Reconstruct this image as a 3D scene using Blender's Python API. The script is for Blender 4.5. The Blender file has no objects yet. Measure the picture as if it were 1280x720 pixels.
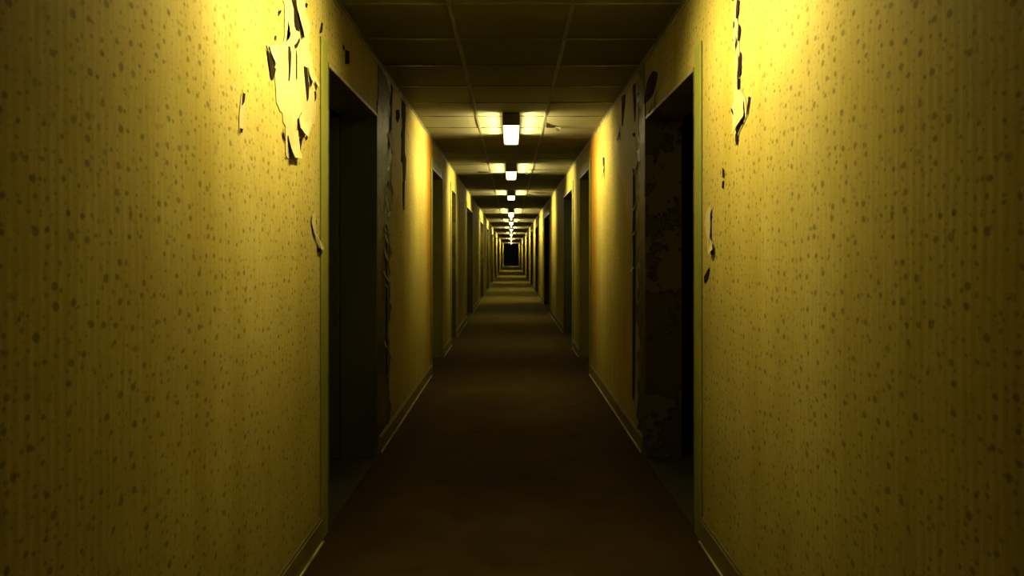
import bpy, bmesh, math, random
from mathutils import Vector

# ---------------------------------------------------------------- dimensions (metres)
A = 0.85            # half width of the corridor
CAM_Z = 1.275
CEIL = CAM_Z + 1.2325
F = 950.0           # focal length in pixels of the 1280 wide frame
CX, CY = 639.0, 318.0
END = 92.0
BACK = -3.0
THICK = 0.21
ROOM = 2.7          # outer wall of the side rooms

C = bpy.context.scene.collection

# ---------------------------------------------------------------- mesh helpers
def box(bm, x0, x1, y0, y1, z0, z1):
    x0, x1 = min(x0, x1), max(x0, x1); y0, y1 = min(y0, y1), max(y0, y1)
    v = [bm.verts.new(p) for p in ((x0,y0,z0),(x1,y0,z0),(x1,y1,z0),(x0,y1,z0),(x0,y0,z1),(x1,y0,z1),(x1,y1,z1),(x0,y1,z1))]
    for f in ((3,2,1,0),(4,5,6,7),(0,1,5,4),(1,2,6,5),(2,3,7,6),(3,0,4,7)):
        bm.faces.new([v[i] for i in f])

def quad(bm, *pts):
    bm.faces.new([bm.verts.new(p) for p in pts])

def tube(bm, p0, p1, r, n=12):
    p0, p1 = Vector(p0), Vector(p1); d = (p1 - p0).normalized()
    u = d.orthogonal().normalized(); w = d.cross(u)
    a = []; b = []
    for i in range(n):
        t = 2*math.pi*i/n; o = (u*math.cos(t) + w*math.sin(t))*r
        a.append(bm.verts.new(p0+o)); b.append(bm.verts.new(p1+o))
    for i in range(n):
        bm.faces.new((a[i], a[(i+1)%n], b[(i+1)%n], b[i]))
    bm.faces.new(a[::-1]); bm.faces.new(b)

def obj(name, bm, mat, parent=None, bevel=0.0, smooth=False):
    me = bpy.data.meshes.new(name)
    bmesh.ops.recalc_face_normals(bm, faces=bm.faces[:])
    bm.to_mesh(me); bm.free()
    me.materials.append(mat)
    o = bpy.data.objects.new(name, me); C.objects.link(o)
    if parent: o.parent = parent
    if bevel:
        m = o.modifiers.new('bevel', 'BEVEL'); m.width = bevel; m.segments = 2; m.limit_method = 'ANGLE'
    if smooth:
        for p in me.polygons: p.use_smooth = True
    return o

def boxes(name, lst, mat, parent=None, bevel=0.0):
    bm = bmesh.new()
    for b in lst: box(bm, *b)
    return obj(name, bm, mat, parent, bevel)

def structure(o, label, cat):
    o['kind'] = 'structure'; o['label'] = label; o['category'] = cat
    return o

def empty(name, loc=(0,0,0)):
    o = bpy.data.objects.new(name, None); C.objects.link(o); o.location = loc
    o.empty_display_size = 0.1
    return o

# ---------------------------------------------------------------- material helpers
class G:
    def __init__(s, name):
        s.m = bpy.data.materials.new(name); s.m.use_nodes = True
        s.t = s.m.node_tree; s.t.nodes.clear()
        s.out = s.n('ShaderNodeOutputMaterial')
    def n(s, typ, **kw):
        x = s.t.nodes.new(typ)
        for k, v in kw.items(): setattr(x, k, v)
        return x
    def link(s, a, b): s.t.links.new(a, b)
    def set(s, sock, v):
        if hasattr(v, 'links') or hasattr(v, 'is_linked'): s.link(v, sock)
        else: sock.default_value = v
    def math(s, op, a, b=0.0, clamp=False):
        x = s.n('ShaderNodeMath', operation=op, use_clamp=clamp)
        s.set(x.inputs[0], a); s.set(x.inputs[1], b)
        return x.outputs[0]
    def mix(s, fac, a, b, mode='MIX'):
        x = s.n('ShaderNodeMix', data_type='RGBA', blend_type=mode)
        s.set(x.inputs['Factor'], fac)
        s.set(x.inputs[6], a); s.set(x.inputs[7], b)
        return x.outputs[2]
    def ramp(s, v, lo, hi, a=0.0, b=1.0):
        x = s.n('ShaderNodeMapRange', interpolation_type='SMOOTHSTEP')
        s.set(x.inputs[0], v)
        x.inputs[1].default_value = lo; x.inputs[2].default_value = hi
        x.inputs[3].default_value = a; x.inputs[4].default_value = b
        return x.outputs[0]
    def pos(s):
        g = s.n('ShaderNodeNewGeometry'); sp = s.n('ShaderNodeSeparateXYZ')
        s.link(g.outputs['Position'], sp.inputs[0])
        return g.outputs['Position'], sp.outputs[0], sp.outputs[1], sp.outputs[2]
    def vec(s, x, y, z):
        c = s.n('ShaderNodeCombineXYZ')
        for i, v in enumerate((x, y, z)): s.set(c.inputs[i], v)
        return c.outputs[0]
    def noise(s, v, scale, detail=3.0, rough=0.55):
        x = s.n('ShaderNodeTexNoise'); s.link(v, x.inputs['Vector'])
        x.inputs['Scale'].default_value = scale; x.inputs['Detail'].default_value = detail
        x.inputs['Roughness'].default_value = rough
        return x.outputs['Fac']
    def bsdf(s, col, rough=0.6, spec=0.3, height=None, bump=0.3, dist=0.01):
        b = s.n('ShaderNodeBsdfPrincipled')
        s.set(b.inputs['Base Color'], col); s.set(b.inputs['Roughness'], rough)
        b.inputs['Specular IOR Level'].default_value = spec
        if height is not None:
            k = s.n('ShaderNodeBump'); k.inputs['Strength'].default_value = bump
            k.inputs['Distance'].default_value = dist
            s.link(height, k.inputs['Height']); s.link(k.outputs[0], b.inputs['Normal'])
        s.link(b.outputs[0], s.out.inputs[0])
        return s.m

def rgb(r, g, b): return (r, g, b, 1.0)

def mat_wallpaper():
    g = G('spotted wallpaper'); P, X, Y, Z = g.pos()
    v2 = g.vec(g.math('MULTIPLY', Y, 0.80), g.math('MULTIPLY', Z, 1.0), g.math('MULTIPLY', X, 3.0))
    def spots(scale, rlo, rhi, keep, soft):
        vo = g.n('ShaderNodeTexVoronoi', voronoi_dimensions='2D'); g.link(v2, vo.inputs['Vector'])
        vo.inputs['Scale'].default_value = scale; vo.inputs['Randomness'].default_value = 0.85
        sp = g.n('ShaderNodeSeparateColor'); g.link(vo.outputs['Color'], sp.inputs[0])
        rad = g.math('MULTIPLY_ADD', sp.outputs[0], rhi-rlo); rad.node.inputs[2].default_value = rlo
        wob = g.math('MULTIPLY', g.math('SUBTRACT', g.noise(v2, scale*3.2, 1.0), 0.5), 0.14)
        d = g.math('SUBTRACT', g.math('ADD', vo.outputs['Distance'], wob), rad)
        inside = g.ramp(d, -soft, soft, 1.0, 0.0)
        on = g.ramp(sp.outputs[1], keep-0.15, keep+0.35, 0.0, 1.0)
        return g.math('MULTIPLY', inside, on)
    s1 = spots(21.0, 0.085, 0.185, 0.15, 0.06)
    s2 = spots(33.0, 0.07, 0.19, 0.25, 0.07)
    s3 = spots(62.0, 0.10, 0.24, 0.30, 0.10)
    # fine vertical ribbing and fibres of the paper
    wv = g.math('SINE', g.math('ADD', g.math('MULTIPLY', Y, 2*math.pi/0.030), g.math('MULTIPLY', g.noise(P, 1.3, 1.0), 9.0)))
    fib = g.noise(g.vec(g.math('MULTIPLY', Y, 70.0), g.math('MULTIPLY', Z, 9.0), X), 1.0, 3.0, 0.7)
    grime = g.noise(g.vec(g.math('MULTIPLY', Y, 1.6), g.math('MULTIPLY', Z, 0.9), X), 1.0, 4.0)
    streak = g.noise(g.vec(g.math('MULTIPLY', Y, 7.0), g.math('MULTIPLY', Z, 0.35), X), 1.0, 3.0)
    col = g.mix(g.ramp(grime, 0.3, 0.7), rgb(0.240,0.190,0.036), rgb(0.300,0.248,0.058))
    col = g.mix(g.math('MULTIPLY', g.ramp(streak, 0.45, 0.75), 0.40), col, rgb(0.187,0.137,0.010))
    col = g.mix(g.math('MULTIPLY', g.ramp(fib, 0.35, 0.75), 0.30), col, rgb(0.144,0.115,0.009))
    col = g.mix(g.ramp(wv, 0.2, 1.0, 0.0, 0.06), col, rgb(0.130,0.097,0.007))
    # orange damp stain next to the second doorways
    st = g.math('MULTIPLY', g.ramp(Y, 7.35, 7.85), g.ramp(Y, 8.10, 8.25, 1.0, 0.0))
    st = g.math('MULTIPLY', st, g.ramp(g.math('ADD', Z, g.noise(P, 3.0)), 0.6, 2.2, 0.35, 0.95))
    col = g.mix(st, col, rgb(0.259,0.122,0.006))
    col = g.mix(g.math('MULTIPLY', s3, 0.28), col, rgb(0.10,0.075,0.008))
    col = g.mix(g.math('MULTIPLY', s2, 0.45), col, rgb(0.065,0.048,0.004))
    col = g.mix(g.math('MULTIPLY', s1, 0.54), col, rgb(0.036,0.027,0.004))
    h = g.math('ADD', g.math('MULTIPLY', wv, 0.35), g.math('MULTIPLY', fib, 0.9))
    return g.bsdf(col, 0.60, 0.06, h, 0.28, 0.004)

def mat_painted(name, c1, c2, rough=0.5, spec=0.4, scale=6.0, bump=0.2):
    g = G(name); P, X, Y, Z = g.pos()
    n = g.noise(g.vec(X, Y, g.math('MULTIPLY', Z, 0.4)), scale, 4.0)
    n2 = g.noise(P, scale*9, 3.0)
    col = g.mix(g.ramp(n, 0.35, 0.68), rgb(*c1), rgb(*c2))
    return g.bsdf(col, rough, spec, n2, bump, 0.002)

def mat_peeling(name, base, under, rough=0.6, spec=0.12):
    g = G(name); P, X, Y, Z = g.pos()
    w = g.noise(P, 3.5, 5.0, 0.6); e = g.noise(P, 15.0, 5.0, 0.65)
    m = g.math('ADD', w, g.math('MULTIPLY', g.math('SUBTRACT', e, 0.5), 0.35))
    k = g.ramp(m, 0.52, 0.545)
    crack = g.ramp(m, 0.50, 0.52); crack = g.math('SUBTRACT', crack, g.ramp(m, 0.535, 0.55))
    col = g.mix(k, rgb(*base), rgb(*under))
    col = g.mix(g.math('MULTIPLY', crack, 0.7), col, rgb(0.01,0.007,0.002))
    return g.bsdf(col, rough, spec, g.math('ADD', k, g.math('MULTIPLY', e, 0.3)), 0.6, 0.006)

def mat_carpet():
    g = G('brown carpet'); P, X, Y, Z = g.pos()
    n = g.noise(P, 1.3, 5.0, 0.6); f = g.noise(P, 150.0, 2.0, 0.7); s = g.noise(P, 5.0, 4.0)
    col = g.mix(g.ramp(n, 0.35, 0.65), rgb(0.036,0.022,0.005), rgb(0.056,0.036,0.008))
    col = g.mix(g.math('MULTIPLY', g.ramp(s, 0.52, 0.68), 0.5), col, rgb(0.015,0.010,0.003))
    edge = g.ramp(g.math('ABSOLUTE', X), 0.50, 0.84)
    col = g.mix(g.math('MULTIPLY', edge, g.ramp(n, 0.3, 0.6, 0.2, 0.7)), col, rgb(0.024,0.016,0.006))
    col = g.mix(g.math('MULTIPLY', f, 0.5), col, rgb(0.03,0.018,0.005))
    col = g.mix(g.ramp(Y, 8.0, 26.0), col, g.mix(n, rgb(0.12,0.10,0.018), rgb(0.20,0.17,0.035)))   # grazing sheen of the far floor painted in as a paler colour
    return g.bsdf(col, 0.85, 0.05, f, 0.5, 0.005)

def mat_tile():
    g = G('stained ceiling tile'); P, X, Y, Z = g.pos()
    n = g.noise(P, 1.1, 4.0); sp = g.noise(P, 90.0, 2.0, 0.7)
    col = g.mix(g.ramp(n, 0.35, 0.7), rgb(0.140,0.133,0.060), rgb(0.118,0.106,0.040))
    col = g.mix(g.ramp(sp, 0.60, 0.72, 0.0, 0.35), col, rgb(0.20,0.17,0.05))
    return g.bsdf(col, 0.75, 0.25, sp, 0.25, 0.003)

def mat_diffuser(strength):
    g = G('lit lamp diffuser')
    e = g.n('ShaderNodeEmission'); e.inputs[0].default_value = rgb(*LCOL); e.inputs[1].default_value = strength
    g.link(e.outputs[0], g.out.inputs[0])
    return g.m

LAMP = 6.5
LCOL = (1.0, 0.84, 0.42)
SIDE_W = 24.5       # watts of each long side of a batten
SPREAD = 90.0
TILT = 29.0
DOWN_W = 2.2
UP_W = 17.0          # watts of the glow escaping level with the ceiling
M_WALL = mat_wallpaper()
M_CARPET = mat_carpet()
M_TILE = mat_tile()
M_GRID = mat_painted('ceiling grid metal', (0.12,0.115,0.06), (0.065,0.06,0.03), 0.4, 0.5, 9.0)
M_LIME = mat_painted('lime painted timber', (0.137,0.144,0.016), (0.173,0.173,0.022), 0.5, 0.15, 4.0)
M_OLIVE = mat_peeling('dark olive gloss paint', (0.032,0.030,0.008), (0.052,0.047,0.012), 0.42, 0.16)
M_JAMB = mat_peeling('peeling brown paint', (0.050,0.036,0.008), (0.075,0.058,0.014), 0.7)
M_LEAF = mat_painted('dark green door paint', (0.035,0.040,0.012), (0.055,0.055,0.018), 0.5, 0.3, 3.0)
M_OLEAF = mat_painted('olive door paint', (0.16,0.145,0.020), (0.22,0.19,0.03), 0.5, 0.35, 3.0)
M_BASE = mat_painted('scuffed skirting paint', (0.130,0.104,0.016), (0.085,0.066,0.011), 0.5, 0.4, 5.0)
M_STRIP = mat_painted('pale carpet edge strip', (0.42,0.38,0.16), (0.22,0.19,0.07), 0.35, 0.6, 8.0)
M_TRIM = mat_painted('ceiling edge angle', (0.24,0.22,0.10), (0.12,0.11,0.04), 0.35, 0.5, 8.0)
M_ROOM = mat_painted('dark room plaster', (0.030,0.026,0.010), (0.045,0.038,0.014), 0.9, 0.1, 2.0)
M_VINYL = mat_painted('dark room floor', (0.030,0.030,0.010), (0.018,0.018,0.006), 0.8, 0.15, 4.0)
M_PALE = mat_painted('torn paper lining', (0.265,0.220,0.075), (0.310,0.265,0.100), 0.6, 0.08, 14.0, 0.5)
M_DARK = mat_painted('bare dark backing', (0.006,0.004,0.001), (0.016,0.010,0.003), 0.95, 0.03, 20.0, 0.5)
M_MAROON = mat_painted('rusty brown backing', (0.016,0.007,0.002), (0.034,0.015,0.004), 0.9, 0.05, 14.0, 0.5)
M_CAP = mat_painted('lamp end cap plastic', (0.22,0.21,0.07), (0.17,0.16,0.05), 0.45, 0.4, 6.0)
M_METAL = mat_painted('worn handle metal', (0.30,0.28,0.18), (0.18,0.16,0.09), 0.3, 0.6, 20.0)
M_END = mat_painted('dark end wall paint', (0.030,0.024,0.008), (0.045,0.035,0.010), 0.8, 0.2, 1.5)
M_DIFF = mat_diffuser(LAMP)
M_SLIM = mat_diffuser(2.2)  # dim glow for the strips added between the far lamps

# ---------------------------------------------------------------- doorways  (y0, y1, top, open leaf)
LEFT = [(3.49,4.78,2.16,'dark'), (8.12,9.35,2.21,'olive'), (10.75,11.55,2.21,None), (14.4,16.6,2.2,'dark'),
        (20.7,23.0,2.2,None), (26.2,28.4,2.2,None), (32.5,35.0,2.2,None), (40,43,2.2,None), (50,54,2.2,None), (64,69,2.2,None)]
RIGHT = [(3.49,4.78,2.14,None), (8.2,9.33,2.22,'olive'), (10.5,12.2,2.2,'dark'), (16.8,19.3,2.2,None),
         (24,26.4,2.2,None), (30,32.6,2.2,None), (38,41,2.2,None), (48,52,2.2,None), (62,67,2.2,None)]

def build_wall(side, doors):
    s = -1 if side == 'left' else 1
    bm = bmesh.new(); y = BACK
    for (y0, y1, top, leaf) in doors:
        box(bm, s*A, s*(A+THICK), y, y0, 0, CEIL)
        box(bm, s*A, s*(A+THICK), y0, y1, top, CEIL)
        y = y1
    box(bm, s*A, s*(A+THICK), y, END, 0, CEIL)
    w = structure(obj('wall_'+side, bm, M_WALL), '%s corridor wall covered in spotted mustard yellow wallpaper' % side, 'wall')
    # dark rooms behind the doorways
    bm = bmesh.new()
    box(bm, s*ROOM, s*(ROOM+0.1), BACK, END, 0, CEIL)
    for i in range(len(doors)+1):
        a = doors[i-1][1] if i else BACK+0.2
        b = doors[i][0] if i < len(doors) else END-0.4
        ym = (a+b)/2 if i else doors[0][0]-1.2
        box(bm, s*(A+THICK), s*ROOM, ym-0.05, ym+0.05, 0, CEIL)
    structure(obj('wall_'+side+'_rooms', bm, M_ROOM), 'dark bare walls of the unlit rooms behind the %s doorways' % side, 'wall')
    # skirting, in runs between the doorways
    runs = []; y = BACK
    for d in doors:
        runs.append((y, d[0]-0.12)); y = d[1]+0.10
    runs.append((y, END))
    bs = []
    for a, b in runs:
        if b-a > 0.05:
            bs.append((s*A, s*(A-0.014), a, b, 0.0, 0.098)); bs.append((s*A, s*(A-0.009), a, b, 0.098, 0.110))
    structure(boxes('baseboard_'+side, bs, M_BASE, bevel=0.003), 'scuffed low skirting board along the %s wall' % side, 'baseboard')
    bm = bmesh.new(); rnd = random.Random(5+s)
    for a, b in runs:
        y = a
        while y < min(b, 40) - 0.05:                    # thin edging strip, slightly wavy and broken in places
            L = min(rnd.uniform(0.3, 0.9), b-y)
            o = rnd.uniform(0, 0.004); hh = rnd.uniform(0.006, 0.009)
            box(bm, s*(A-0.014), s*(A-0.021-o), y, y+L-0.002, 0.0, hh); y += L
        if b > 40: box(bm, s*(A-0.014), s*(A-0.026), max(a, 40), b, 0, 0.012)
    structure(obj('trim_1' if s < 0 else 'trim_2', bm, M_STRIP), 'thin pale edging strip between carpet and %s skirting' % side, 'trim')
    bm = bmesh.new()
    box(bm, s*A, s*(A-0.018), BACK, END, CEIL-0.004, CEIL-0.001)
    box(bm, s*A, s*(A-0.003), BACK, END, CEIL-0.022, CEIL-0.004)
    structure(obj('trim_3' if s < 0 else 'trim_4', bm, M_TRIM), 'thin metal angle where the ceiling meets the %s wall' % side, 'trim')
    return w

W = {'left': build_wall('left', LEFT), 'right': build_wall('right', RIGHT)}

ORD = ['first', 'second', 'third', 'fourth', 'fifth', 'sixth', 'seventh', 'eighth', 'ninth', 'tenth']
dn = 0
for side, doors in (('left', LEFT), ('right', RIGHT)):
    s = -1 if side == 'left' else 1
    for i, (y0, y1, top, leaf) in enumerate(doors):
        dn += 1
        root = structure(empty('door_%d' % dn, (s*A, (y0+y1)/2, 0)), '%s open doorway along the %s wall, counted from the viewer' % (ORD[i], side), 'doorway')
        def part(name, lst, mat, bevel=0.0, parent=None):
            o = boxes(name, lst, mat, bevel=bevel)
            p = parent or root
            o.parent = p; o.matrix_parent_inverse.identity()
            loc = Vector(root.location)
            for v in o.data.vertices: v.co -= loc
            return o
        p = 0.010
        # casing boards on the corridor face
        part('architrave', [(s*(A-p), s*A, y0-0.115, y0, 0.0, top+0.085)], M_LIME, 0.004)['label'] = 'lime painted upright on the near side'
        wide = 0.10 if i else 0.05
        part('architrave', [(s*(A-p), s*A, y1, y1+wide, 0.0, top+0.085)], M_LIME if i else M_OLIVE, 0.004)
        part('head_casing', [(s*(A-p*0.4), s*A, y0, y1, top, top+0.085)], M_WALL if i == 0 else M_LIME, 0.003)
        # lining of the reveal
        part('jamb_lining', [(s*(A-p), s*(A+THICK+0.01), y0, y0+0.02, 0.0, top)], M_LIME if i else M_JAMB, 0.003)
        part('jamb_lining', [(s*(A-p), s*(A+THICK+0.01), y1-0.02, y1, 0.0, top)], M_JAMB if leaf is None else (M_LEAF if leaf == 'dark' else M_OLEAF), 0.003)
        part('head_lining', [(s*(A-p), s*(A+THICK+0.01), y0+0.02, y1-0.02, top-0.02, top)], M_TRIM, 0.003)
        part('threshold', [(s*(A-0.005), s*(A+THICK), y0+0.02, y1-0.02, 0.0, 0.008)], M_VINYL, 0.002)
        if leaf:
            lm = M_LEAF if leaf == 'dark' else M_OLEAF
            xa, xb = A+THICK+0.012, A+THICK+0.86
            yl = y1-0.065
            dl = part('door_leaf', [(s*xa, s*xb, yl, yl+0.042, 0.012, top-0.03)], lm, 0.003)
            panels = []
            for (za, zb) in ((0.25, 0.95), (1.12, top-0.22)):
                xm0, xm1 = xa+0.13, xb-0.13
                panels += [(s*xm0, s*xm1, yl-0.008, yl, za, za+0.03), (s*xm0, s*xm1, yl-0.008, yl, zb-0.03, zb),
                           (s*xm0, s*(xm0+0.03), yl-0.008, yl, za+0.03, zb-0.03), (s*(xm1-0.03), s*xm1, yl-0.008, yl, za+0.03, zb-0.03)]
            def sub(name, bm, mat):
                o = obj(name, bm, mat); loc = Vector(root.location)
                for v in o.data.vertices: v.co -= loc
                o.parent = dl; return o
            b2 = bmesh.new()
            for q in panels: box(b2, *q)
            sub('panel_moulding', b2, lm)
            b2 = bmesh.new(); hx = xb-0.07
            box(b2, s*(hx-0.02), s*(hx+0.02), yl-0.005, yl, 0.93, 1.13)
            tube(b2, (s*hx, yl-0.004, 1.05), (s*hx, yl-0.05, 1.05), 0.009)
            tube(b2, (s*(hx+0.008), yl-0.05, 1.05), (s*(hx-0.11), yl-0.05, 1.05), 0.009)
            sub('door_handle', b2, M_METAL)

# ---------------------------------------------------------------- floor, ceiling, ends
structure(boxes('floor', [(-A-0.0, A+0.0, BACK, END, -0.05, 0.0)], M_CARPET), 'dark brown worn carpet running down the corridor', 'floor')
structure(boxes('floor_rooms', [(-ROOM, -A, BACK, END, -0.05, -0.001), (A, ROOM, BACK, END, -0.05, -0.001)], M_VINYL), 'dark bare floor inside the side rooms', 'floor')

T = 0.61; Y0 = 3.735 - 11*T
bm = bmesh.new()
y = Y0; xs = (-A, -T/2, T/2, A)
rnd = random.Random(11)
while y < END:
    for i in range(3):
        dz = rnd.uniform(-0.002, 0.003) if y < 30 else 0
        x0, x1 = xs[i], xs[i+1]
        box(bm, x0, x1, y+0.0035, min(y+T-0.0035, END), CEIL+dz, CEIL+0.02)
    y += T
box(bm, -ROOM, ROOM, BACK, END, CEIL+0.02, CEIL+0.08)
ceil_o = structure(obj('ceiling', bm, M_TILE), 'suspended ceiling of stained square tiles over the corridor', 'ceiling')
bm = bmesh.new(); y = Y0
def sag_bar(bm, x0, x1, y0, y1):
    box(bm, x0, x1, y0, y1, CEIL-0.0045, CEIL+0.004)
while y < END-0.1:
    if y > BACK:
        for i in range(3):
            sag_bar(bm, xs[i]+0.012, xs[i+1]-0.012, y-0.010, y+0.010)
    y += T
for x in (-T/2, T/2):
    y = Y0
    while y < END-0.1:
        o = rnd.uniform(-0.003, 0.003)
        box(bm, x-0.011+o, x+0.011+o, y+0.001, y+T-0.001, CEIL-0.005, CEIL+0.004); y += T
obj('ceiling_grid', bm, M_GRID, ceil_o, bevel=0.0015)

structure(boxes('wall_back', [(-ROOM, ROOM, END, END+0.2, 0, CEIL)], M_END), 'dark wall closing the far end of the corridor', 'wall')
structure(boxes('wall_front', [(-ROOM, ROOM, BACK-0.2, BACK, 0, CEIL)], M_END), 'dark wall behind the viewer', 'wall')
dn += 1
e = structure(empty('door_%d' % dn, (0, END, 0)), 'dark double door in the wall at the far end', 'door')
for sx in (-1, 1):
    o = boxes('door_leaf', [(sx*0.01, sx*0.62, -0.05, -0.001, 0.01, 2.1)], M_LEAF, e, 0.004)
    boxes('door_handle', [(sx*0.05, sx*0.08, -0.09, -0.05, 0.9, 1.2)], M_METAL, o, 0.004)
boxes('door_frame', [(-0.72, -0.63, -0.06, -0.001, 0, 2.2), (0.63, 0.72, -0.06, -0.001, 0, 2.2), (-0.63, 0.63, -0.06, -0.001, 2.11, 2.2)], M_OLIVE, e, 0.004)

# ---------------------------------------------------------------- batten lamps
def make_lamp():
    r = empty('ceiling_lamp'); L = 1.2
    boxes('housing', [(-0.070, 0.070, 0.012, L-0.012, -0.016, -0.006)], M_CAP, r, 0.003)
    # wrap-around diffuser: rounded U extruded along the corridor
    bm = bmesh.new(); prof = []
    w, h, rr = 0.071, 0.108, 0.022
    prof.append((-w, -0.016))
    for k in range(7):
        a = math.pi + k*(math.pi/2)/6
        prof.append((-w+rr+rr*math.cos(a), -h+rr+rr*math.sin(a)))
    for k in range(7):
        a = 1.5*math.pi + k*(math.pi/2)/6
        prof.append((w-rr+rr*math.cos(a), -h+rr+rr*math.sin(a)))
    prof.append((w, -0.016))
    a = [bm.verts.new((x, 0.013, z)) for x, z in prof]; b = [bm.verts.new((x, L-0.013, z)) for x, z in prof]
    for i in range(len(prof)-1): bm.faces.new((a[i], a[i+1], b[i+1], b[i]))
    obj('diffuser', bm, M_DIFF, r, smooth=False)['label'] = 'glowing white wrap-around diffuser'
    for (y0, y1) in ((0.0, 0.013), (L-0.013, L)):
        boxes('end_cap', [(-0.0765, 0.0765, y0, y1, -0.112, -0.006)], M_CAP, r, 0.006)
    for sx, watts, spread, tilt, zz in ((-1, SIDE_W, SPREAD, TILT, -0.066), (1, SIDE_W, SPREAD, TILT, -0.066), (-1, UP_W, 88.0, -36.0, -0.090), (1, UP_W, 88.0, -36.0, -0.090), (0, DOWN_W, 75.0, 90.0, -0.113)):   # the tubes' sideways light
        ld = bpy.data.lights.new('tube_light', 'AREA'); ld.shape = 'RECTANGLE'; ld.size = 1.14; ld.size_y = 0.05
        ld.energy = watts; ld.color = LCOL; ld.spread = math.radians(spread)
        lo = bpy.data.objects.new('tube_light', ld); C.objects.link(lo); lo.parent = r
        lo.location = (sx*0.086, L/2, zz)
        lo.rotation_euler = Vector((sx*math.cos(math.radians(tilt)), 0, -math.sin(math.radians(tilt)))).to_track_quat('-Z', 'Y').to_euler()
    return r

def copy_tree(o, parent=None):
    c = o.copy(); C.objects.link(c)
    if parent: c.parent = parent
    for ch in list(o.children): copy_tree(ch, c)
    return c

LAMPS = [(2.08, 'lit batten lamp on the ceiling just above the top of the view'),
         (6.61, 'nearest lit batten lamp in view, the largest, with bright tiles on both sides'),
         (10.30, 'second lit batten lamp down the corridor from the viewer'),
         (14.60, 'third lit batten lamp down the corridor, the last one standing alone before the far row')]
for last, n in ((22.9, 2), (28.8, 2), (36.0, 2), (46.0, 3), (61.5, 4), (83.0, 4)):      # lamps mounted end to end
    for k in range(n):
        LAMPS.append((last-1.2*(n-k), 'tiny bright batten lamp in the far row near the end of the corridor'))
lamp = make_lamp()
for i, (y, label) in enumerate(LAMPS):
    o = lamp if i == 0 else copy_tree(lamp)
    o.location = (0, y, CEIL+0.002); o['label'] = label; o['category'] = 'ceiling lamp'
    o['group'] = 'lit batten lamps in a row along the ceiling'

# slim dimmer strips, added to join the far lamps into one bright line
def make_strip(y0, y1):
    rt = empty('added_light_strip', (0, y0, CEIL)); L = y1-y0
    boxes('housing', [(-0.040, 0.040, 0, L, -0.022, -0.004)], M_CAP, rt, 0.002)
    bm = bmesh.new(); n = 10; a = []; b = []
    for i in range(n+1):
        t = math.pi + math.pi*i/n
        a.append(bm.verts.new((0.036*math.cos(t), 0.01, -0.022+0.040*math.sin(t)))); b.append(bm.verts.new((0.036*math.cos(t), L-0.01, -0.022+0.040*math.sin(t))))
    for i in range(n): bm.faces.new((a[i], a[i+1], b[i+1], b[i]))
    obj('diffuser', bm, M_SLIM, rt)
    rt['category'] = 'light strip'; rt['label'] = 'slim glowing strip added to join the tiny far lamps into one line'; rt['group'] = 'slim strips added between the far lamps'
for y0, y1 in ((22.95, 26.35), (28.85, 33.55), (36.05, 42.35), (46.05, 56.65), (61.55, 78.15)):
    make_strip(y0, y1)

# ---------------------------------------------------------------- torn paper, cracks and flakes on the walls
def wp(px, py):                    # where a sight line of the photograph meets a corridor wall
    s = -1 if px < CX else 1
    y = A*F/abs(px-CX)
    return s, y, CAM_Z + (CY-py)*y/F

def rough_outline(pts, rnd, amp, step):
    out = []
    for i, p in enumerate(pts):
        q = pts[(i+1) % len(pts)]
        L = math.hypot(q[0]-p[0], q[1]-p[1]); n = max(1, int(L/step))
        for k in range(n):
            t = k/n
            out.append((p[0]+(q[0]-p[0])*t+rnd.uniform(-amp, amp), p[1]+(q[1]-p[1])*t+rnd.uniform(-amp, amp)))
    return out

def patch(name, pix, mat, off=0.002, curl=0.0, seed=0, amp=0.006, step=0.03, thick=0.0012, clipz=True):
    """irregular sheet lying on the wall; curl lifts its lower, free end off the wall"""
    rnd = random.Random(seed); s = -1 if pix[0][0] < CX else 1
    pts = [wp(*p)[1:] for p in pix]
    pts = rough_outline(pts, rnd, amp, step)
    zs = [p[1] for p in pts]; z0, z1 = min(zs), max(zs)
    bm = bmesh.new()
    vs = [bm.verts.new((0, y, min(z, CEIL-0.03))) for y, z in pts]
    f = bm.faces.new(vs)
    bmesh.ops.triangulate(bm, faces=[f])
    if curl: bmesh.ops.subdivide_edges(bm, edges=bm.edges[:], cuts=1)
    for v in bm.verts:
        t = (z1-v.co.z)/max(z1-z0, 1e-4)
        v.co.x = s*(A-off-curl*t*t*t - (rnd.uniform(0, 0.0035) if curl else 0))
    o = obj(name, bm, mat, W['left' if s < 0 else 'right'])
    m = o.modifiers.new('thickness', 'SOLIDIFY'); m.thickness = thick; m.offset = 0
    return o

def flake(px, py, w, h, seed=0, mat=None, lift=0.02):
    """a small curled chip of paper or paint hanging from the wall (w along the wall, h down)"""
    rnd = random.Random(seed); s, y, z = wp(px, py)
    bm = bmesh.new(); rows = []
    n = 7
    for j in range(n+1):
        t = j/n
        ww = w*(0.45+0.55*math.sin(math.pi*min(1, t*0.9+0.12)))*(1-0.35*t)
        cy = y + w*0.35*math.sin(2.2*t+seed)*t
        row = []
        for k in range(4):
            u = k/3-0.5
            lift_ = lift*(t**1.6) * (0.7+0.6*abs(u)) + 0.35*lift*abs(u)*t
            row.append(bm.verts.new((s*(A-0.004-lift_), cy+u*ww+rnd.uniform(-.1,.1)*w*0.4, z-h*t+rnd.uniform(-.05,.05)*h)))
        rows.append(row)
    for j in range(n):
        for k in range(3): bm.faces.new((rows[j][k], rows[j][k+1], rows[j+1][k+1], rows[j+1][k]))
    o = obj('wallpaper_flake', bm, mat or M_PALE, W['left' if s < 0 else 'right'], smooth=True)
    m = o.modifiers.new('thickness', 'SOLIDIFY'); m.thickness = 0.0012; m.offset = 0
    return o

def P6(ox, oy, k, pts): return [(ox+x/k, oy+y/k) for x, y in pts]

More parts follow.
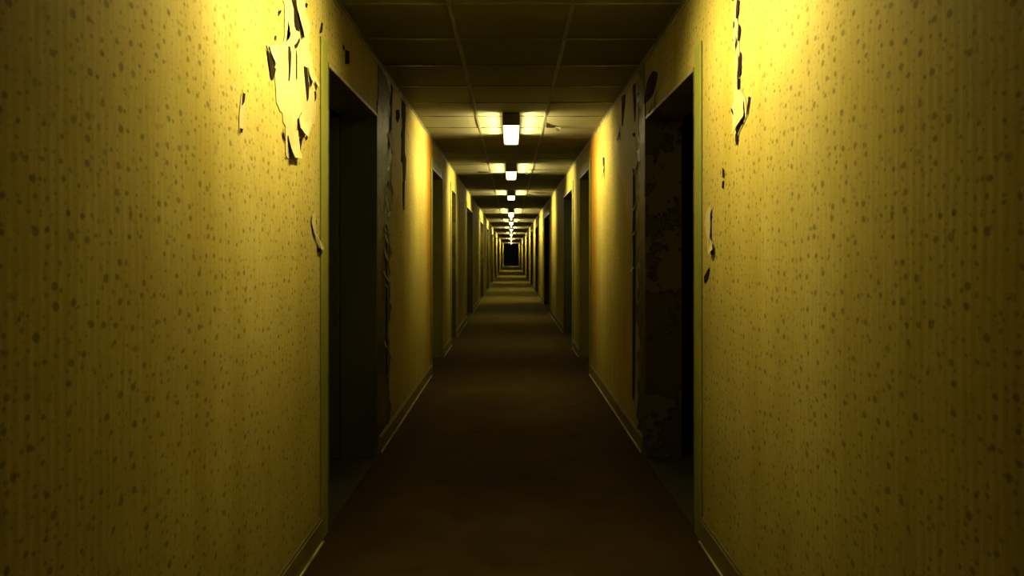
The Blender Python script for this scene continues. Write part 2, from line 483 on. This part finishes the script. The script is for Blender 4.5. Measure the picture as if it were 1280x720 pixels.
# left wall, big tear near the ceiling
patch('torn_wallpaper', P6(320, 0, 6, [(200,0),(350,0),(357,100),(392,200),(380,255),(402,290),(385,390),(412,440),(425,540),(462,630),(452,700),(445,800),(430,930),(390,1000),(345,1040),(318,1190),(232,1190),(215,1120),(226,1020),(205,900),(150,760),(150,560),(100,400),(78,335),(140,330),(215,320),(255,250),(232,130),(215,60)]),
      M_PALE, 0.0022, 0.0, 3, 0.011, 0.022, 0.002)
for k, (sh, m) in enumerate([
    ([(258,0),(290,0),(295,90),(318,190),(318,240),(295,228),(280,190),(276,70)], M_DARK),
    ([(318,285),(300,318),(280,340),(284,368),(302,352),(322,305)], M_DARK),
    ([(60,330),(75,372),(108,415),(122,500),(140,512),(130,560),(118,606),(104,590),(104,520),(84,410)], M_DARK),
    ([(234,345),(246,350),(256,400),(252,500),(244,600),(236,610),(240,520),(234,440)], M_DARK),
    ([(292,370),(300,420),(300,590),(294,600),(293,500)], M_DARK),
    ([(352,498),(376,505),(384,600),(392,650),(386,740),(376,760),(366,640),(356,570)], M_DARK),
    ([(430,680),(444,690),(446,740),(434,760)], M_DARK),
    ([(487,170),(495,175),(488,245),(474,250),(480,215)], M_DARK),
    ([(165,82),(182,70),(176,100),(160,120)], M_DARK),
    ([(370,20),(380,30),(374,60),(366,50)], M_DARK),
    ([(135,265),(146,270),(142,310),(136,300)], M_MAROON),
    ([(190,985),(202,1000),(214,1055),(208,1060),(196,1030)], M_DARK),
    ([(316,1040),(332,1035),(334,1070),(326,1130),(316,1165),(314,1100)], M_DARK),
    ([(212,1165),(230,1185),(226,1195),(214,1180)], M_DARK),
    ([(366,1020),(380,1015),(376,1045),(368,1048)], M_DARK),
    ]):
    patch('wallpaper_tear', P6(320, 0, 6, sh), m, 0.0046, 0, 20+k, 0.0015, 0.03, 0.001)
for k, (sh, c) in enumerate([
    ([(290,0),(350,0),(357,100),(392,200),(372,262),(330,285),(318,180),(298,80)], 0.014),
    ([(380,500),(420,540),(462,632),(440,668),(420,600),(395,640)], 0.022),
    ([(300,880),(345,830),(392,850),(398,930),(350,1010),(330,1030),(300,960)], 0.026),
    ([(228,1010),(300,980),(312,1100),(305,1190),(240,1188)], 0.020),
    ([(85,350),(130,340),(140,470),(128,500)], 0.010)]):
    patch('wallpaper_flake', P6(320, 0, 6, sh), M_PALE, 0.006, c, 60+k, 0.004, 0.03)
# slim tear further left and the curled strip beside the casing
patch('torn_wallpaper', [(301,117),(306,118),(305,135),(303,160),(298,165),(298,145)], M_PALE, 0.0022, 0.0, 5, 0.003, 0.03)
patch('wallpaper_tear', [(302,116),(305,117),(304,128),(301,132)], M_DARK, 0.0042, 0, 6, 0.001)
patch('wallpaper_tear', [(299,160),(302,161),(301,166),(299,165)], M_DARK, 0.0042, 0, 7, 0.001)
patch('wallpaper_flake', [(391,265),(394,268),(391,276),(392,287),(396,299),(400,306),(400,313),(396,312),(395,302),(390,290),(388,280),(388,270)], M_PALE, 0.005, 0.014, 8, 0.003, 0.02)
patch('wallpaper_tear', [(392,272),(395,276),(394,284),(392,282)], M_DARK, 0.003, 0, 9, 0.001)
patch('wallpaper_tear', [(396,310),(400,311),(399,316),(396,314)], M_DARK, 0.003, 0, 10, 0.001)
patch('wallpaper_tear', [(402,485),(404,487),(404,512),(402,514)], M_DARK, 0.003, 0, 12, 0.001)
# marks above the left doorway
patch('wallpaper_tear', [(431,62),(436,64),(436,80),(431,80)], M_DARK, 0.003, 0, 13, 0.001)
patch('wallpaper_tear', [(428,56),(430,58),(430,63),(428,61)], M_DARK, 0.003, 0, 14, 0.001)

# right wall, narrow vertical tear near the ceiling
R8 = lambda pts: P6(880, 0, 3.6, pts)
patch('torn_wallpaper', R8([(140,0),(150,0),(146,80),(160,190),(166,260),(160,400),(190,440),(195,530),(160,600),(148,640),(132,560),(126,500),(146,420),(150,250),(138,180),(140,90)]), M_PALE, 0.0022, 0, 31, 0.004, 0.03, 0.002)
for k, sh in enumerate([
    [(153,0),(163,0),(161,50),(154,84),(148,82),(150,40)], [(160,108),(168,120),(168,150),(162,185),(156,185),(158,140)],
    [(137,95),(142,100),(142,120),(136,128)], [(134,178),(142,178),(140,188),(134,190)],
    [(166,232),(172,240),(168,300),(170,330),(162,350),(162,300)], [(158,352),(166,356),(163,402),(157,405)],
    [(126,485),(132,490),(140,515),(136,520),(128,500)], [(206,432),(212,436),(206,480),(198,525),(196,510),(202,465)],
    [(174,536),(182,540),(182,558),(174,560)], [(146,600),(158,606),(156,640),(151,655),(146,632)],
    [(130,0),(138,0),(136,6)]]):
    patch('wallpaper_tear', R8(sh), M_DARK, 0.0046, 0, 80+k, 0.0012, 0.03, 0.001)
for k, sh in enumerate([[(148,150),(156,190),(150,215),(140,200)], [(152,240),(162,250),(160,400),(152,380)], [(150,440),(185,450),(190,520),(170,560),(150,600),(140,540)]]):
    patch('wallpaper_flake', R8(sh), M_PALE, 0.006, 0.012, 95+k, 0.003, 0.03)
# curled strip and chips beside the right casing
patch('wallpaper_flake', [(888,258),(891,262),(889,272),(888,282),(890,296),(894,304),(895,312),(892,318),(889,312),(888,300),(885,292),(883,282),(884,268)], M_PALE, 0.005, 0.014, 41, 0.003, 0.02)
for k, sh in enumerate([[(888,268),(891,270),(889,278),(887,276)], [(888,304),(891,310),(893,318),(890,318),(888,312)], [(885,338),(888,334),(887,342),(884,352),(881,354),(881,346)],
                        [(904,210),(906,212),(906,222),(904,222)], [(904,226),(906,226),(905,236),(903,234)], [(874,566),(876,568),(876,590),(874,588)]]):
    patch('wallpaper_tear', sh, M_DARK, 0.003, 0, 110+k, 0.001)
# rusty blotch above the right doorway
patch('wallpaper_tear', [(818,88),(822,92),(820,108),(816,120),(812,134),(807,136),(806,124),(809,104),(813,94)], M_MAROON, 0.003, 0, 120, 0.006)
flake(818, 117, 0.10, 0.12, 3, lift=0.03)

# stripped dark bands of gloss paint beyond the first doorways, floor to ceiling, with a ragged far edge
def band(side, y0, y1, seed):
    s = -1 if side == 'left' else 1; rnd = random.Random(seed)
    bm = bmesh.new(); n = 60; rows = []
    for i in range(n+1):
        z = 0.115 + (CEIL-0.025-0.115)*i/n
        ye = y1 + rnd.uniform(-0.045, 0.045) + 0.04*math.sin(i*0.7)
        rows.append([bm.verts.new((s*(A-0.004), y0, z)), bm.verts.new((s*(A-0.004), ye-0.06, z)), bm.verts.new((s*(A-0.004-rnd.uniform(0,0.010)), ye, z))])
    for i in range(n):
        for k in range(2): bm.faces.new((rows[i][k], rows[i][k+1], rows[i+1][k+1], rows[i+1][k]))
    o = obj('stripped_paint_band', bm, M_OLIVE, W[side])
    m = o.modifiers.new('thickness', 'SOLIDIFY'); m.thickness = 0.002; m.offset = 0
band('left', 4.83, 5.26, 1)
band('right', 4.83, 5.04, 2)
for k, (px, py, w, h) in enumerate([(485,163,.10,.16),(484,226,.06,.07),(481,243,.10,.12),(480,282,.06,.06),(481,290,.09,.09),(480,310,.10,.10),(479,338,.07,.07),(480,352,.05,.05),(488,222,.06,.12),(486,300,.04,.10),
                                    (795,254,.06,.06),(795,287,.07,.05),(793,332,.07,.05),(797,200,.05,.10),(775,160,.10,.10),(755,205,.10,.12),(480,425,.05,.06)]):
    flake(px, py, w, h, k, lift=0.022)
# long cracks
for k, (sh, m) in enumerate([
    ([(502,123),(506,126),(506,150),(504,172),(505,190),(507,200),(506,225),(504,228),(503,205),(500,202),(501,192),(502,176),(500,170),(503,160),(502,140)], M_MAROON),
    ([(503,226),(505,226),(504.5,262),(503.5,262)], M_DARK),
    ([(494,138),(498,137),(499,146),(496,154),(494,150)], M_DARK),
    ([(488,100),(490,110),(488,160),(486,168),(486,130)], M_MAROON),
    ([(481,280),(483,282),(483,470),(481,468)], M_DARK),
    ([(778,120),(783,118),(782,132),(780,150),(779,158),(778,156),(778,140)], M_MAROON),
    ([(792,106),(795,104),(796,130),(795,152),(794,153),(793,130)], M_MAROON),
    ([(792,166),(795,166),(795,171),(792,170)], M_DARK),
    ([(792,210),(794,212),(794.5,288),(793.5,335),(794.5,430),(793,500),(791.5,498),(792,340),(793,288)], M_DARK),
    ([(754,196),(756,197),(755.6,216),(754.6,214)], M_MAROON),
    ]):
    patch('wall_crack', sh, m, 0.0056, 0, 140+k, 0.004, 0.04, 0.001)
patch('torn_wallpaper', [(489,108),(501,124),(501,200),(499,235),(492,262),(489,240),(490,180)], M_PALE, 0.0022, 0, 170, 0.02, 0.08, 0.002)
patch('torn_wallpaper', [(799,102),(790,110),(776,124),(768,135),(770,200),(780,235),(790,300),(792,240),(798,200)], M_PALE, 0.0022, 0, 171, 0.02, 0.08, 0.002)

# broken tile edges on the ceiling
def ceil_patch(name, pts, mat, dz=0.006, droop=0.0):
    bm = bmesh.new()
    vs = [bm.verts.new((x, y, CEIL-dz-droop*k/(len(pts)-1))) for k, (x, y) in enumerate(pts)]
    bm.faces.new(vs); o = obj(name, bm, mat, ceil_o)
    m = o.modifiers.new('thickness', 'SOLIDIFY'); m.thickness = 0.0015; m.offset = 0
ceil_patch('broken_tile', [(0.325,7.08),(0.335,7.34),(0.40,7.37),(0.455,7.30),(0.38,7.24),(0.345,7.12)], M_DARK)
ceil_patch('hanging_tile_flake', [(0.42,7.30),(0.47,7.27),(0.48,7.36),(0.44,7.38)], M_TILE, 0.006, 0.03)
ceil_patch('broken_tile', [(-0.50,11.25),(-0.49,11.42),(-0.34,11.43),(-0.33,11.33),(-0.40,11.30)], M_DARK)
ceil_patch('hanging_tile_flake', [(0.20,11.0),(0.26,11.0),(0.27,11.2),(0.21,11.2)], M_TILE, 0.008, 0.05)
ceil_patch('hanging_tile_flake', [(0.30,15.0),(0.50,15.1),(0.48,15.5),(0.33,15.4)], M_TILE, 0.008, 0.05)

# ---------------------------------------------------------------- world, camera, view
w = bpy.data.worlds.new('dark'); bpy.context.scene.world = w; w.use_nodes = True
w.node_tree.nodes['Background'].inputs[0].default_value = (0, 0, 0, 1)
w.node_tree.nodes['Background'].inputs[1].default_value = 0.0

cd = bpy.data.cameras.new('camera'); cam = bpy.data.objects.new('camera', cd); C.objects.link(cam)
cam.location = (0, 0, CAM_Z); cam.rotation_euler = (math.pi/2, 0, 0)
cd.sensor_width = 36.0; cd.lens = 36.0*F/1280.0
cd.shift_x = (640-CX)/1280.0; cd.shift_y = -(360-CY)/1280.0
cd.clip_start = 0.05; cd.clip_end = 200
sc = bpy.context.scene; sc.camera = cam
vs = sc.view_settings; vs.view_transform = 'Standard'; vs.look = 'None'; vs.gamma = 1.0; vs.use_curve_mapping = False
vs.exposure = 0.0
